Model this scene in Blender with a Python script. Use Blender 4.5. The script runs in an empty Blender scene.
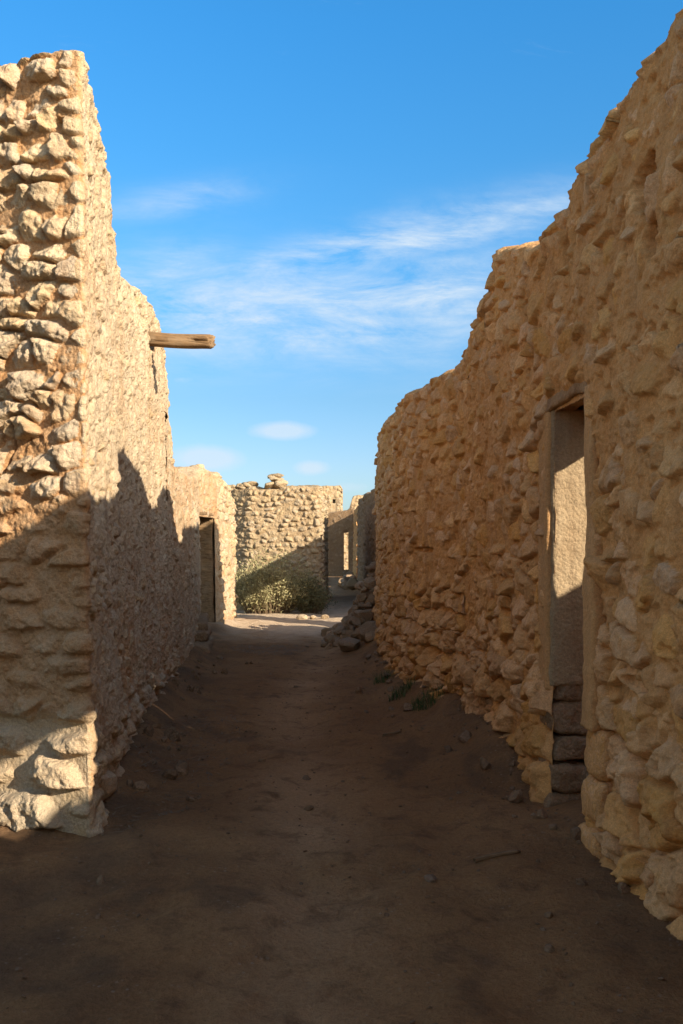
import bpy, math, random
import numpy as np

C = bpy.context.scene.collection
random.seed(11)

# ------------------------------------------------------------------ noise
def _h(i, j, k, seed):
    n = (i.astype(np.int64) * 374761393 + j.astype(np.int64) * 668265263
         + k.astype(np.int64) * 2147483647 + np.int64(seed) * 1274126177) & 0xFFFFFFFF
    n = ((n ^ (n >> 13)) * 1274126177) & 0xFFFFFFFF
    n = ((n ^ (n >> 16)) * 2246822519) & 0xFFFFFFFF
    n = n ^ (n >> 15)
    return (n & 0xFFFFFF) / float(0x1000000)

def vnoise(x, y, z, seed=0):
    i = np.floor(x); j = np.floor(y); k = np.floor(z)
    fx, fy, fz = x - i, y - j, z - k
    fx = fx * fx * (3 - 2 * fx); fy = fy * fy * (3 - 2 * fy); fz = fz * fz * (3 - 2 * fz)
    i = i.astype(np.int64); j = j.astype(np.int64); k = k.astype(np.int64)
    def c(a, b, d): return _h(i + a, j + b, k + d, seed)
    x00 = c(0,0,0) * (1-fx) + c(1,0,0) * fx
    x10 = c(0,1,0) * (1-fx) + c(1,1,0) * fx
    x01 = c(0,0,1) * (1-fx) + c(1,0,1) * fx
    x11 = c(0,1,1) * (1-fx) + c(1,1,1) * fx
    return ((x00*(1-fy)+x10*fy)*(1-fz) + (x01*(1-fy)+x11*fy)*fz) * 2 - 1

def fbm(x, y, z, f, octv=4, seed=0, gain=.5):
    a = 1.; t = 0.; s = 0.
    for o in range(octv):
        t = t + a * vnoise(x*f + 17.3*o, y*f + 5.1*o, z*f - 9.7*o, seed + o)
        s += a; a *= gain; f *= 2.03
    return t / s

def sstep(a, b, x):
    t = np.clip((x - a) / (b - a), 0, 1)
    return t * t * (3 - 2 * t)

def smax(a, b, k):
    h = np.clip(.5 + .5 * (a - b) / k, 0, 1)
    return b * (1 - h) + a * h + k * h * (1 - h)

# ------------------------------------------------------------------ rubble courses
def cells(u, v, cw, rh, seed, jit=.40, p=2.4):
    """irregular coursed stones: nearest and second nearest site in a jittered lattice"""
    u = np.asarray(u, float); v = np.asarray(v, float)
    F1 = np.full(u.shape, 9.); F2 = np.full(u.shape, 9.)
    DX = np.zeros(u.shape); DZ = np.zeros(u.shape)
    CI = np.zeros(u.shape, np.int64); RI = np.zeros(u.shape, np.int64)
    r0 = np.floor(v / rh).astype(np.int64)
    for dr in (-1, 0, 1):
        r = r0 + dr
        zr = np.zeros_like(r)
        off = .5 * (r & 1) + _h(r, zr, zr, seed + 1)
        wr = cw * (.68 + .7 * _h(r, zr, zr + 1, seed + 1))
        c0 = np.floor(u / wr - off).astype(np.int64)
        for dc in (-1, 0, 1):
            c = c0 + dc
            su = (c + .5 + off + (_h(c, r, zr, seed + 2) - .5) * 2 * jit) * wr
            sv = (r + .5 + (_h(c, r, zr, seed + 3) - .5) * 1.7 * jit) * rh
            sz = .75 + .55 * _h(c, r, zr, seed + 4)
            du = (u - su) / (cw * sz); dv = (v - sv) / (rh * sz)
            d = (np.abs(du) ** p + np.abs(dv) ** p) ** (1 / p)
            m = d < F1
            F2 = np.where(m, F1, np.minimum(F2, d)); F1 = np.where(m, d, F1)
            DX = np.where(m, du, DX); DZ = np.where(m, dv, DZ); CI = np.where(m, c, CI); RI = np.where(m, r, RI)
    R = [_h(CI, RI, np.full_like(CI, q), seed + 7) for q in range(9)]
    return F1, F2, DX, DZ, R

def rubble(s, z, P, cw, rh, seed, out=.05, edge=.022, mortar=.0, mrough=.012, tilt=.03, warp=.035, rough=.012, sink=.5, fac=1., gap=.003):
    """height field of rough broken stones set in mud. returns h, stone mask, random"""
    o9 = z * 0
    su = s + warp * 1.2 * fbm(s, z, o9, 3.3, 3, seed + 50) + .012 * fbm(s, z, o9, 17, 2, seed + 52)
    sv = z + warp * .8 * fbm(s, z, o9 + 9, 3.0, 3, seed + 60) + .010 * fbm(s, z, o9 + 3, 17, 2, seed + 62)
    F1, F2, DX, DZ, R = cells(su, sv, cw, rh, seed)
    e = (F2 - F1) * .5 * min(cw, rh)
    t = np.clip((e - gap) / edge, 0, 1)
    prof = 1 - (1 - t) ** 2.4
    lvl = out * (1 - sink * R[0] * 1.4)
    f = np.zeros_like(e)
    for k in range(3):
        a = 6.283 * R[4 + k]
        f = np.maximum(f, np.cos(a) * DX + np.sin(a) * DZ - .04 - .22 * R[(k + 1) % 3])
    hs = lvl * prof - .02 * (1 - prof) + prof * tilt * ((R[1] - .5) * DX * 1.6 + (R[2] - .65) * DZ * 1.6) - prof * f * out * 1.5 * fac
    n1 = fbm(s, z, o9, 15, 4, seed + 70, .62)
    n2 = np.abs(fbm(s, z, o9 + 4, 8, 4, seed + 75, .6))
    hs = hs + prof * rough * (1.1 * n1 - 1.6 * n2 + .5)
    grit = fbm(s, z, o9, 27, 3, seed + 78, .65)
    hm = mortar + mrough * fbm(s, z, o9, 6, 4, seed + 80, .55) + .030 * np.maximum(grit - .12, 0) - .020 * np.maximum(-grit - .2, 0)
    h = smax(hs, hm, .004)
    mask = np.clip(.5 + (hs - hm) / .010, 0, 1)
    return h, mask, R[3]

# ------------------------------------------------------------------ mesh helpers
def mesh_obj(name, verts, faces, mat, parent=None, col=None, smooth=True):
    me = bpy.data.meshes.new(name)
    verts = np.asarray(verts, np.float32); faces = np.asarray(faces, np.int32)
    nf, k = faces.shape
    me.vertices.add(len(verts)); me.vertices.foreach_set('co', verts.ravel())
    me.loops.add(nf * k); me.loops.foreach_set('vertex_index', faces.ravel())
    me.polygons.add(nf)
    me.polygons.foreach_set('loop_start', np.arange(0, nf * k, k, dtype=np.int32))
    me.polygons.foreach_set('loop_total', np.full(nf, k, np.int32))
    me.update(calc_edges=True); me.validate()
    me.polygons.foreach_set('use_smooth', np.full(len(me.polygons), smooth, bool))
    if col is not None:
        a = me.color_attributes.new('mix', 'FLOAT_COLOR', 'POINT')
        c = np.ones((len(verts), 4), np.float32); c[:, :3] = col
        a.data.foreach_set('color', c.ravel())
    me.materials.append(mat)
    o = bpy.data.objects.new(name, me); C.objects.link(o)
    if parent is not None:
        o.parent = parent
        pl = parent.location
        if pl.length > 0:
            for v in me.vertices: v.co -= pl
    return o

def tag(o, label=None, cat=None, group=None, kind=None):
    if label: o['label'] = label
    if cat: o['category'] = cat
    if group: o['group'] = group
    if kind: o['kind'] = kind
    return o

def thing(name, label, cat, group=None):
    o = bpy.data.objects.new(name, None); C.objects.link(o)
    o.empty_display_size = .2
    return tag(o, label, cat, group)

class Wall:
    """a wall that follows an outer polyline; its outer face lies to the right of the walking direction"""
    def __init__(s, outer, inner, top, batter=.02, soft=.05, z0=-.25, seed=1):
        s.o = np.array(outer, float); s.i = np.array(inner, float)
        seg = np.hypot(*np.diff(s.o, axis=0).T)
        s.k = np.concatenate([[0], np.cumsum(seg)])
        s.L = s.k[-1]; s.batter = batter; s.z0 = z0; s.seed = seed; s.soft = soft
        s.ds = np.arange(0, s.L + .01, .01)
        px = np.interp(s.ds, s.k, s.o[:, 0]); py = np.interp(s.ds, s.k, s.o[:, 1])
        n = max(1, int(soft / .01)); ker = np.hanning(2 * n + 3)[1:-1]; ker /= ker.sum()
        def sm(a):
            e0 = a[0] + (a[0] - a[1]) * np.arange(n, 0, -1); e1 = a[-1] + (a[-1] - a[-2]) * np.arange(1, n + 1)
            return np.convolve(np.concatenate([e0, a, e1]), ker, 'valid')
        s.px = sm(px); s.py = sm(py)
        tx = np.gradient(s.px); ty = np.gradient(s.py); l = np.hypot(tx, ty)
        s.nx = ty / l; s.ny = -tx / l
        s.top = top   # list of (s, z)
        d = s.o - s.i; s.tk = float(np.min(np.hypot(d[:, 0], d[:, 1])))
    def P(s, u): return np.interp(u, s.ds, s.px), np.interp(u, s.ds, s.py)
    def N(s, u):
        a = np.interp(u, s.ds, s.nx); b = np.interp(u, s.ds, s.ny); l = np.hypot(a, b)
        return a / l, b / l
    def Q(s, u): return np.interp(u, s.k, s.i[:, 0]), np.interp(u, s.k, s.i[:, 1])
    def pos(s, u, d, z):
        x, y = s.P(u); a, b = s.N(u); qx, qy = s.Q(u)
        bz = s.batter * z / s.tk
        return x - a * d + (qx - x) * bz, y - b * d + (qy - y) * bz
    def at_y(s, y):
        return float(np.interp(-y if s.o[0][1] > s.o[-1][1] else y, (-s.o[:, 1] if s.o[0][1] > s.o[-1][1] else s.o[:, 1]), s.k))
    def build(s, name, mat, parent, steps, nz, disp, holes=(), crest=.05, jag=.05, nt=10, nb=14, backdisp=.02):
        # steps: list of (s_end, step)
        us = []; u = 0.
        for e, st in steps:
            n = max(1, int(round((e - u) / st))); us += list(u + (e - u) * np.arange(n) / n); u = e
        us.append(u); us = np.array(us)
        for h in holes:   # put sample lines on the opening's edges
            for e in (h[0], h[1]):
                us[np.argmin(np.abs(us - e))] = e
        ts = np.array(s.top); H = np.interp(us, ts[:, 0], ts[:, 1])
        H = H + jag * (fbm(us, us * 0, us * 0, 2.2, 3, s.seed + 5) + .5 * np.round(2 * vnoise(us * 4.5, us * 0, us * 0, s.seed + 6)) / 2)
        nu = len(us)
        # outer face
        t = np.linspace(0, 1, nz)
        Z = s.z0 + (H - crest - s.z0)[:, None] * t[None, :]
        U = np.repeat(us[:, None], nz, 1)
        for h in holes:
            zc = Z[:, :]
        X, Y = s.pos(U, 0, Z)
        res = disp(U, Z, (X, Y, Z))
        h, mask, rnd = res[:3]
        for hh in holes:
            dx = np.maximum(np.maximum(hh[0] - U, U - hh[1]), 0); dz = np.maximum(Z - hh[3], 0)
            h = h * (.12 + .88 * sstep(.0, .10, np.hypot(dx, dz) - .02))
        a, b = s.N(us)
        VX = X + a[:, None] * h; VY = Y + b[:, None] * h
        OUT = np.stack([VX, VY, Z], -1)
        # crest
        qx, qy = s.Q(us)
        ex, ey = s.pos(us, 0, H)
        tt = np.linspace(0, 1, nt + 2)[1:-1]
        arch = np.sin(np.pi * np.clip(tt, 0, 1)) ** .45
        TX = ex[:, None] * (1 - tt) + qx[:, None] * tt; TY = ey[:, None] * (1 - tt) + qy[:, None] * tt
        TZ = (H - crest)[:, None] + crest * arch[None, :]
        lump = fbm(TX, TY, TZ * 0, 5, 4, s.seed + 9, .6)
        TZ = TZ + .055 * lump * (arch[None, :]) + .03 * np.abs(fbm(TX, TY, TZ * 0, 3.1, 2, s.seed + 8))
        TX = TX + (h[:, -1] * a)[:, None] * (1 - tt); TY = TY + (h[:, -1] * b)[:, None] * (1 - tt)
        TOP = np.stack([TX, TY, TZ], -1)
        # inner face
        tb = np.linspace(1, 0, nb)
        BZ = s.z0 + (H - crest - s.z0)[:, None] * tb[None, :]
        BU = np.repeat(us[:, None], nb, 1)
        nn = backdisp * fbm(BU, BZ, BZ * 0, 4, 3, s.seed + 31)
        BX = qx[:, None] - a[:, None] * nn; BY = qy[:, None] - b[:, None] * nn
        BAK = np.stack([BX, BY, BZ], -1)
        G = np.concatenate([OUT, TOP, BAK], 1); m = G.shape[1]
        mk = np.concatenate([mask, np.clip(.5 + 2 * lump, 0, 1), np.clip(.5 + 20 * nn, 0, 1)], 1)
        rd = np.concatenate([rnd, .5 + .5 * lump, .5 + 0 * BZ], 1)
        big = .5 + .5 * fbm(G[..., 0], G[..., 1], G[..., 2], .9, 3, s.seed + 40)
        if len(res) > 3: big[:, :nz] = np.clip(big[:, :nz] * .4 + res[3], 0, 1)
        col = np.stack([mk, rd, big], -1).reshape(-1, 3)
        V = G.reshape(-1, 3)
        idx = np.arange(nu * m).reshape(nu, m)
        F = np.stack([idx[:-1, :-1], idx[1:, :-1], idx[1:, 1:], idx[:-1, 1:]], -1)
        keep = np.ones(F.shape[:2], bool)
        uc = (us[:-1] + us[1:]) / 2
        zc = (G[:-1, :-1, 2] + G[1:, 1:, 2]) / 2
        for hh in holes:
            keep &= ~(((uc > hh[0]) & (uc < hh[1]))[:, None] & (zc > hh[2]) & (zc < hh[3]))
        F = F[keep]
        faces = [F]
        # end caps as finely divided strips with rough displacement
        capsV = []; capsC = []; n0 = len(V)
        for e, sg in ((0, -1), (nu - 1, 1)):
            # rows between outer and inner at same height
            nzz = 60; ndd = 14
            zz = np.linspace(s.z0, H[e] - crest, nzz); dd = np.linspace(0, 1, ndd)
            ox, oy = s.pos(np.full(nzz, us[e]), 0, zz)
            CX = ox[:, None] * (1 - dd) + qx[e] * dd; CY = oy[:, None] * (1 - dd) + qy[e] * dd
            CZ = np.repeat(zz[:, None], ndd, 1)
            thick = math.hypot(qx[e] - ox[0], qy[e] - oy[0])
            hc, mc, rc = rubble(CX + CY * .0 + dd[None, :] * thick, CZ, (CX, CY, CZ), .26, .17, s.seed + 77, out=.05, mortar=.0)
            fade = np.minimum(np.minimum(dd, 1 - dd)[None, :] * 6, 1)
            tx, ty = (-b[e] * sg, a[e] * sg)
            CX = CX + tx * hc * fade; CY = CY + ty * hc * fade
            base = n0 + sum(len(c) for c in capsV)
            capsV.append(np.stack([CX, CY, CZ], -1).reshape(-1, 3))
            capsC.append(np.stack([mc, rc, .5 + 0 * mc], -1).reshape(-1, 3))
            ii = base + np.arange(nzz * ndd).reshape(nzz, ndd)
            FF = np.stack([ii[:-1, :-1], ii[1:, :-1], ii[1:, 1:], ii[:-1, 1:]], -1).reshape(-1, 4)
            faces.append(FF if sg > 0 else FF[:, ::-1])
        V = np.concatenate([V] + capsV); col = np.concatenate([col] + capsC)
        return mesh_obj(name, V, np.concatenate([f.reshape(-1, 4) for f in faces]), mat, parent, col)
    def box(s, name, mat, parent, s0, s1, d0, d1, z0, z1, res=.03, amp=.012, f=5., rnd=.012, mk=.15, bend=None, seed=3):
        """a block set into the wall in wall coordinates (along, into, up), rounded and uneven"""
        ns = max(3, int((s1 - s0) / res)); nd = max(3, int((d1 - d0) / res)); nz = max(3, int((z1 - z0) / res))
        vs, fs = box_grid(ns, nd, nz)
        u = s0 + (s1 - s0) * vs[:, 0]; d = d0 + (d1 - d0) * vs[:, 1]; z = z0 + (z1 - z0) * vs[:, 2]
        # round the edges
        hx = np.array([(s1 - s0) / 2, (d1 - d0) / 2, (z1 - z0) / 2]); q = np.stack([u - (s0 + s1) / 2, d - (d0 + d1) / 2, z - (z0 + z1) / 2], -1)
        core = np.clip(q, -(hx - rnd), hx - rnd); dv = q - core; l = np.linalg.norm(dv, axis=1)
        dv = np.where(l[:, None] > 1e-6, dv / np.maximum(l, 1e-6)[:, None], 0)
        q = core + dv * rnd
        nz3 = np.stack([fbm(u, d, z, f, 4, seed + k * 13) + .45 * fbm(u, d, z, f * 4, 3, seed + k * 13 + 5) for k in range(3)], -1)
        q = q + amp * nz3
        u = q[:, 0] + (s0 + s1) / 2; d = q[:, 1] + (d0 + d1) / 2; z = q[:, 2] + (z0 + z1) / 2
        if bend is not None: z = z + bend(u)
        x, y = s.pos(u, d, z)
        V = np.stack([x, y, z], -1)
        col = np.stack([np.clip(mk + .3 * nz3[:, 0], 0, 1), .5 + .5 * nz3[:, 1], .5 + .5 * nz3[:, 2]], -1)
        return mesh_obj(name, V, fs, mat, parent, col)

def box_grid(a, b, c):
    pts = {}; V = []; F = []
    def vid(i, j, k):
        key = (i, j, k)
        if key not in pts:
            pts[key] = len(V); V.append((i / a, j / b, k / c))
        return pts[key]
    for i in range(a):
        for j in range(b):
            F.append((vid(i,j,0), vid(i,j+1,0), vid(i+1,j+1,0), vid(i+1,j,0)))
            F.append((vid(i,j,c), vid(i+1,j,c), vid(i+1,j+1,c), vid(i,j+1,c)))
    for i in range(a):
        for k in range(c):
            F.append((vid(i,0,k), vid(i+1,0,k), vid(i+1,0,k+1), vid(i,0,k+1)))
            F.append((vid(i,b,k), vid(i,b,k+1), vid(i+1,b,k+1), vid(i+1,b,k)))
    for j in range(b):
        for k in range(c):
            F.append((vid(0,j,k), vid(0,j,k+1), vid(0,j+1,k+1), vid(0,j+1,k)))
            F.append((vid(a,j,k), vid(a,j+1,k), vid(a,j+1,k+1), vid(a,j,k+1)))
    return np.array(V, float), np.array(F)

def ico(sub):
    import bmesh
    bm = bmesh.new(); bmesh.ops.create_icosphere(bm, subdivisions=sub, radius=1.)
    V = np.array([v.co[:] for v in bm.verts]); F = np.array([[v.index for v in f.verts] for f in bm.faces])
    bm.free(); return V, F
ICO = {k: ico(k) for k in (2, 3, 4, 5)}

def rock_geo(size, seed, sub=4, cuts=9, rough=.035, blocky=.25):
    rs = np.random.RandomState(seed)
    V, F = ICO[sub]; V = V.copy()
    if blocky: V = V / (np.abs(V) ** 4).sum(1)[:, None] ** (blocky * .25)
    for _ in range(cuts):
        n = rs.normal(size=3); n /= np.linalg.norm(n); d = rs.uniform(.5, .86)
        t = V @ n - d
        V = V - np.where(t > 0, t, 0)[:, None] * n * .93
    r = fbm(V[:, 0], V[:, 1], V[:, 2], 1.7, 4, seed, .55)
    r2 = fbm(V[:, 0], V[:, 1], V[:, 2], 6., 3, seed + 3, .6)
    V = V * (1 + rough * 2.2 * r + rough * r2)[:, None]
    return V * np.array(size), F

def rot(V, rx, ry, rz):
    cx, sx, cy, sy, cz, sz = math.cos(rx), math.sin(rx), math.cos(ry), math.sin(ry), math.cos(rz), math.sin(rz)
    M = np.array([[cz,-sz,0],[sz,cz,0],[0,0,1]]) @ np.array([[cy,0,sy],[0,1,0],[-sy,0,cy]]) @ np.array([[1,0,0],[0,cx,-sx],[0,sx,cx]])
    return V @ M.T

def rock(name, loc, size, seed, mat, sub=3, rz=0, tilt=(0, 0), parent=None, mk=.8, **kw):
    V, F = rock_geo(size, seed, sub, **kw)
    V = rot(V, tilt[0], tilt[1], rz)
    rs = np.random.RandomState(seed + 5)
    n = fbm(V[:, 0], V[:, 1], V[:, 2], 6, 3, seed)
    col = np.stack([np.clip(mk + .35 * n, 0, 1), np.full(len(V), rs.rand()), .5 + .4 * n], -1)
    if parent is not None:
        return mesh_obj(name, V + np.array(loc), F, mat, parent, col)
    o = mesh_obj(name, V, F, mat, None, col); o.location = loc
    return o

# ------------------------------------------------------------------ materials
def nodes(mat):
    mat.use_nodes = True
    nt = mat.node_tree; nt.nodes.clear()
    return nt, nt.nodes, nt.links

def N(nt, t, **kw):
    n = nt.nodes.new(t)
    for k, v in kw.items():
        if k == 'inp':
            for a, b in v.items(): n.inputs[a].default_value = b
        else: setattr(n, k, v)
    return n

def mixc(nt, fac, a, b, bt='MIX'):
    n = nt.nodes.new('ShaderNodeMix'); n.data_type = 'RGBA'; n.blend_type = bt
    for sock, v in ((n.inputs[0], fac), (n.inputs[6], a), (n.inputs[7], b)):
        if hasattr(v, 'is_output'): nt.links.new(v, sock)
        elif isinstance(v, (int, float)): sock.default_value = v
        else: sock.default_value = (*v, 1)
    return n.outputs[2]

def math_(nt, op, a, b=None, clamp=False):
    n = nt.nodes.new('ShaderNodeMath'); n.operation = op; n.use_clamp = clamp
    for i, v in enumerate((a, b)):
        if v is None: continue
        if hasattr(v, 'is_output'): nt.links.new(v, n.inputs[i])
        else: n.inputs[i].default_value = v
    return n.outputs[0]

def ramp(nt, src, lo, hi):
    n = nt.nodes.new('ShaderNodeMapRange'); n.inputs[1].default_value = lo; n.inputs[2].default_value = hi
    nt.links.new(src, n.inputs[0]); return n.outputs[0]

def earth_mat(name, mud, mud2, stone, stone2, bump=.5, grain=1.):
    m = bpy.data.materials.new(name); nt, ns, lk = nodes(m)
    at = N(nt, 'ShaderNodeAttribute', attribute_name='mix')
    sep = N(nt, 'ShaderNodeSeparateColor'); lk.new(at.outputs['Color'], sep.inputs[0])
    tc = N(nt, 'ShaderNodeNewGeometry')
    def noise(sc, det=5, rough=.6, dist=0.):
        n = N(nt, 'ShaderNodeTexNoise', inp={'Scale': sc, 'Detail': det, 'Roughness': rough, 'Distortion': dist})
        lk.new(tc.outputs['Position'], n.inputs['Vector']); return n.outputs['Fac']
    n1 = noise(2.1, 4); n2 = noise(11, 6, .65); n3 = noise(60 * grain, 4, .7); n4 = noise(170 * grain, 2, .6)
    mudc = mixc(nt, ramp(nt, math_(nt, 'ADD', math_(nt, 'MULTIPLY', n1, .5), math_(nt, 'MULTIPLY', sep.outputs[2], .5)), .32, .68), mud, mud2)
    mudc = mixc(nt, ramp(nt, n2, .35, .75), mudc, mixc(nt, .5, mudc, stone))
    stc = mixc(nt, sep.outputs[1], stone, stone2)
    fr = math_(nt, 'FRACT', math_(nt, 'MULTIPLY', sep.outputs[1], 7.31))
    hv = N(nt, 'ShaderNodeHueSaturation'); lk.new(stc, hv.inputs['Color'])
    lk.new(math_(nt, 'ADD', .82, math_(nt, 'MULTIPLY', fr, .32)), hv.inputs['Value'])
    lk.new(math_(nt, 'ADD', .88, math_(nt, 'MULTIPLY', math_(nt, 'FRACT', math_(nt, 'MULTIPLY', sep.outputs[1], 13.7)), .22)), hv.inputs['Saturation'])
    stc = mixc(nt, ramp(nt, n2, .42, .68), hv.outputs[0], mixc(nt, .55, hv.outputs[0], mud))
    c = mixc(nt, ramp(nt, math_(nt, 'ADD', sep.outputs[0], math_(nt, 'MULTIPLY', math_(nt, 'SUBTRACT', n2, .5), .7)), .25, .8), mudc, stc)
    # rain streaks running down the mud
    sm = N(nt, 'ShaderNodeMapping', inp={'Scale': (5., 5., .45)}); lk.new(tc.outputs['Position'], sm.inputs[0])
    sn = N(nt, 'ShaderNodeTexNoise', inp={'Scale': 1.5, 'Detail': 5, 'Roughness': .6}); lk.new(sm.outputs[0], sn.inputs['Vector'])
    c = mixc(nt, math_(nt, 'MULTIPLY', ramp(nt, sn.outputs['Fac'], .5, .72), .55), c, mixc(nt, .5, mud2, (.20, .12, .065)))
    c = mixc(nt, math_(nt, 'MULTIPLY', ramp(nt, noise(.55, 3), .5, .75), .4), c, stone2)
    g = N(nt, 'ShaderNodeHueSaturation', inp={'Saturation': 1.})
    n3 = ramp(nt, n3, .32, .68); n4 = ramp(nt, n4, .30, .70)
    v = math_(nt, 'ADD', .70, math_(nt, 'MULTIPLY', math_(nt, 'ADD', n3, n4), .30))
    lk.new(v, g.inputs['Value']); lk.new(c, g.inputs['Color'])
    vo = N(nt, 'ShaderNodeTexVoronoi', inp={'Scale': 42. * grain, 'Randomness': 1.}); lk.new(tc.outputs['Position'], vo.inputs['Vector'])
    hgt = math_(nt, 'ADD', math_(nt, 'MULTIPLY', n2, .6), math_(nt, 'ADD', math_(nt, 'MULTIPLY', n3, .14), math_(nt, 'MULTIPLY', n4, .10)))
    hgt = math_(nt, 'SUBTRACT', hgt, math_(nt, 'MULTIPLY', vo.outputs['Distance'], .35))
    bp = N(nt, 'ShaderNodeBump', inp={'Strength': bump, 'Distance': .045}); lk.new(hgt, bp.inputs['Height'])
    b = N(nt, 'ShaderNodeBsdfPrincipled', inp={'Roughness': .95, 'Specular IOR Level': .08})
    lk.new(g.outputs[0], b.inputs['Base Color']); lk.new(bp.outputs[0], b.inputs['Normal'])
    o = N(nt, 'ShaderNodeOutputMaterial'); lk.new(b.outputs[0], o.inputs[0])
    return m

M_left = earth_mat('pale_rubble', (.49,.365,.225), (.41,.205,.08), (.49,.365,.22), (.41,.28,.155), .7)
M_right = earth_mat('orange_mud_rubble', (.56,.285,.10), (.46,.215,.07), (.64,.365,.155), (.54,.28,.105), .45)
M_plaster = earth_mat('mud_plaster', (.52,.285,.115), (.46,.24,.09), (.53,.31,.14), (.48,.28,.125), .4)
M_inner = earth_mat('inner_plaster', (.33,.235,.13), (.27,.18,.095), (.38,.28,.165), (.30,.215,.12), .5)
M_far = earth_mat('far_rubble', (.37,.255,.14), (.31,.20,.10), (.42,.31,.18), (.34,.245,.14), .7, .6)
M_clod = earth_mat('dry_clod', (.21,.12,.06), (.18,.10,.05), (.26,.165,.095), (.20,.125,.07), .8)
M_rock = earth_mat('fallen_stone', (.28,.168,.085), (.235,.137,.065), (.335,.225,.128), (.26,.17,.095), .8)

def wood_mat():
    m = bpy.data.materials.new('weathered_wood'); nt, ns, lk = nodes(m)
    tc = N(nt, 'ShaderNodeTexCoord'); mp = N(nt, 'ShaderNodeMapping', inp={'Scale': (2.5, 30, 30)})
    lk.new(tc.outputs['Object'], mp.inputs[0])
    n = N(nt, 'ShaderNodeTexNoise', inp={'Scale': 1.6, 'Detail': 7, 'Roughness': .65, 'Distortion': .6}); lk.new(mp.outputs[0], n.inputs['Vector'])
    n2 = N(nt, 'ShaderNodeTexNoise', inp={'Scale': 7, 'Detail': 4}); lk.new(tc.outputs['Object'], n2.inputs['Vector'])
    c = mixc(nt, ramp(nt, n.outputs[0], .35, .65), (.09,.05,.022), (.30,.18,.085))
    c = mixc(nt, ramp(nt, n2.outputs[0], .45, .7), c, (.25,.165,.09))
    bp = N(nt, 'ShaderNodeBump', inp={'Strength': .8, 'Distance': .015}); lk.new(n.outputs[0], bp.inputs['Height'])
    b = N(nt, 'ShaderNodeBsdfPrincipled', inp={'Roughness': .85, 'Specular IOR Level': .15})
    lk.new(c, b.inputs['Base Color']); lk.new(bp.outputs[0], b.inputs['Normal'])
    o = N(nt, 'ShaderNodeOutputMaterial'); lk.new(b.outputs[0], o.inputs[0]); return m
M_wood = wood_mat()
M_lintel = earth_mat('mud_smeared_wood', (.36,.21,.10), (.27,.15,.07), (.40,.26,.14), (.30,.19,.10), .6)

def ground_mat():
    m = bpy.data.materials.new('trodden_dirt'); nt, ns, lk = nodes(m)
    g = N(nt, 'ShaderNodeNewGeometry')
    at = N(nt, 'ShaderNodeAttribute', attribute_name='mix'); sep = N(nt, 'ShaderNodeSeparateColor'); lk.new(at.outputs['Color'], sep.inputs[0])
    def noise(sc, det=5, rough=.6, dist=0.):
        n = N(nt, 'ShaderNodeTexNoise', inp={'Scale': sc, 'Detail': det, 'Roughness': rough, 'Distortion': dist})
        lk.new(g.outputs['Position'], n.inputs['Vector']); return n.outputs['Fac']
    n1 = noise(.9, 5, .6, .6); n2 = noise(5, 6, .65, .4); n3 = noise(38, 5, .7); n4 = noise(140, 3, .7)
    c = mixc(nt, ramp(nt, n1, .35, .68), (.36,.19,.080), (.27,.136,.057))
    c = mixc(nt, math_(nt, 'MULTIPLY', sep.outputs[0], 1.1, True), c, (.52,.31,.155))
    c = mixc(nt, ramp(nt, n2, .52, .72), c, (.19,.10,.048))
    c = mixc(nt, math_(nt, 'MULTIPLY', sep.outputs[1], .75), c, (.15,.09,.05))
    c = mixc(nt, sep.outputs[2], c, mixc(nt, ramp(nt, n2, .35, .7), (.66,.50,.33), (.52,.37,.225)))
    # scattered crumbs of paler grit
    vo = N(nt, 'ShaderNodeTexVoronoi', inp={'Scale': 26., 'Randomness': 1.}); lk.new(g.outputs['Position'], vo.inputs['Vector'])
    crumb = math_(nt, 'MULTIPLY', ramp(nt, vo.outputs['Distance'], .24, .12), ramp(nt, noise(3.3, 2), .52, .66))
    c = mixc(nt, math_(nt, 'MULTIPLY', crumb, .5), c, (.40,.30,.21))
    hs = N(nt, 'ShaderNodeHueSaturation'); n3 = ramp(nt, n3, .32, .68); n4 = ramp(nt, n4, .3, .7)
    lk.new(math_(nt, 'ADD', .68, math_(nt, 'MULTIPLY', math_(nt, 'ADD', n3, n4), .32)), hs.inputs['Value']); lk.new(c, hs.inputs['Color'])
    h = math_(nt, 'ADD', math_(nt, 'MULTIPLY', n2, .55), math_(nt, 'ADD', math_(nt, 'MULTIPLY', n3, .3), math_(nt, 'ADD', math_(nt, 'MULTIPLY', n4, .1), math_(nt, 'MULTIPLY', crumb, .12))))
    bp = N(nt, 'ShaderNodeBump', inp={'Strength': .9, 'Distance': .06}); lk.new(h, bp.inputs['Height'])
    b = N(nt, 'ShaderNodeBsdfPrincipled', inp={'Roughness': .97, 'Specular IOR Level': .05})
    lk.new(hs.outputs[0], b.inputs['Base Color']); lk.new(bp.outputs[0], b.inputs['Normal'])
    o = N(nt, 'ShaderNodeOutputMaterial'); lk.new(b.outputs[0], o.inputs[0]); return m
M_ground = ground_mat()

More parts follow.
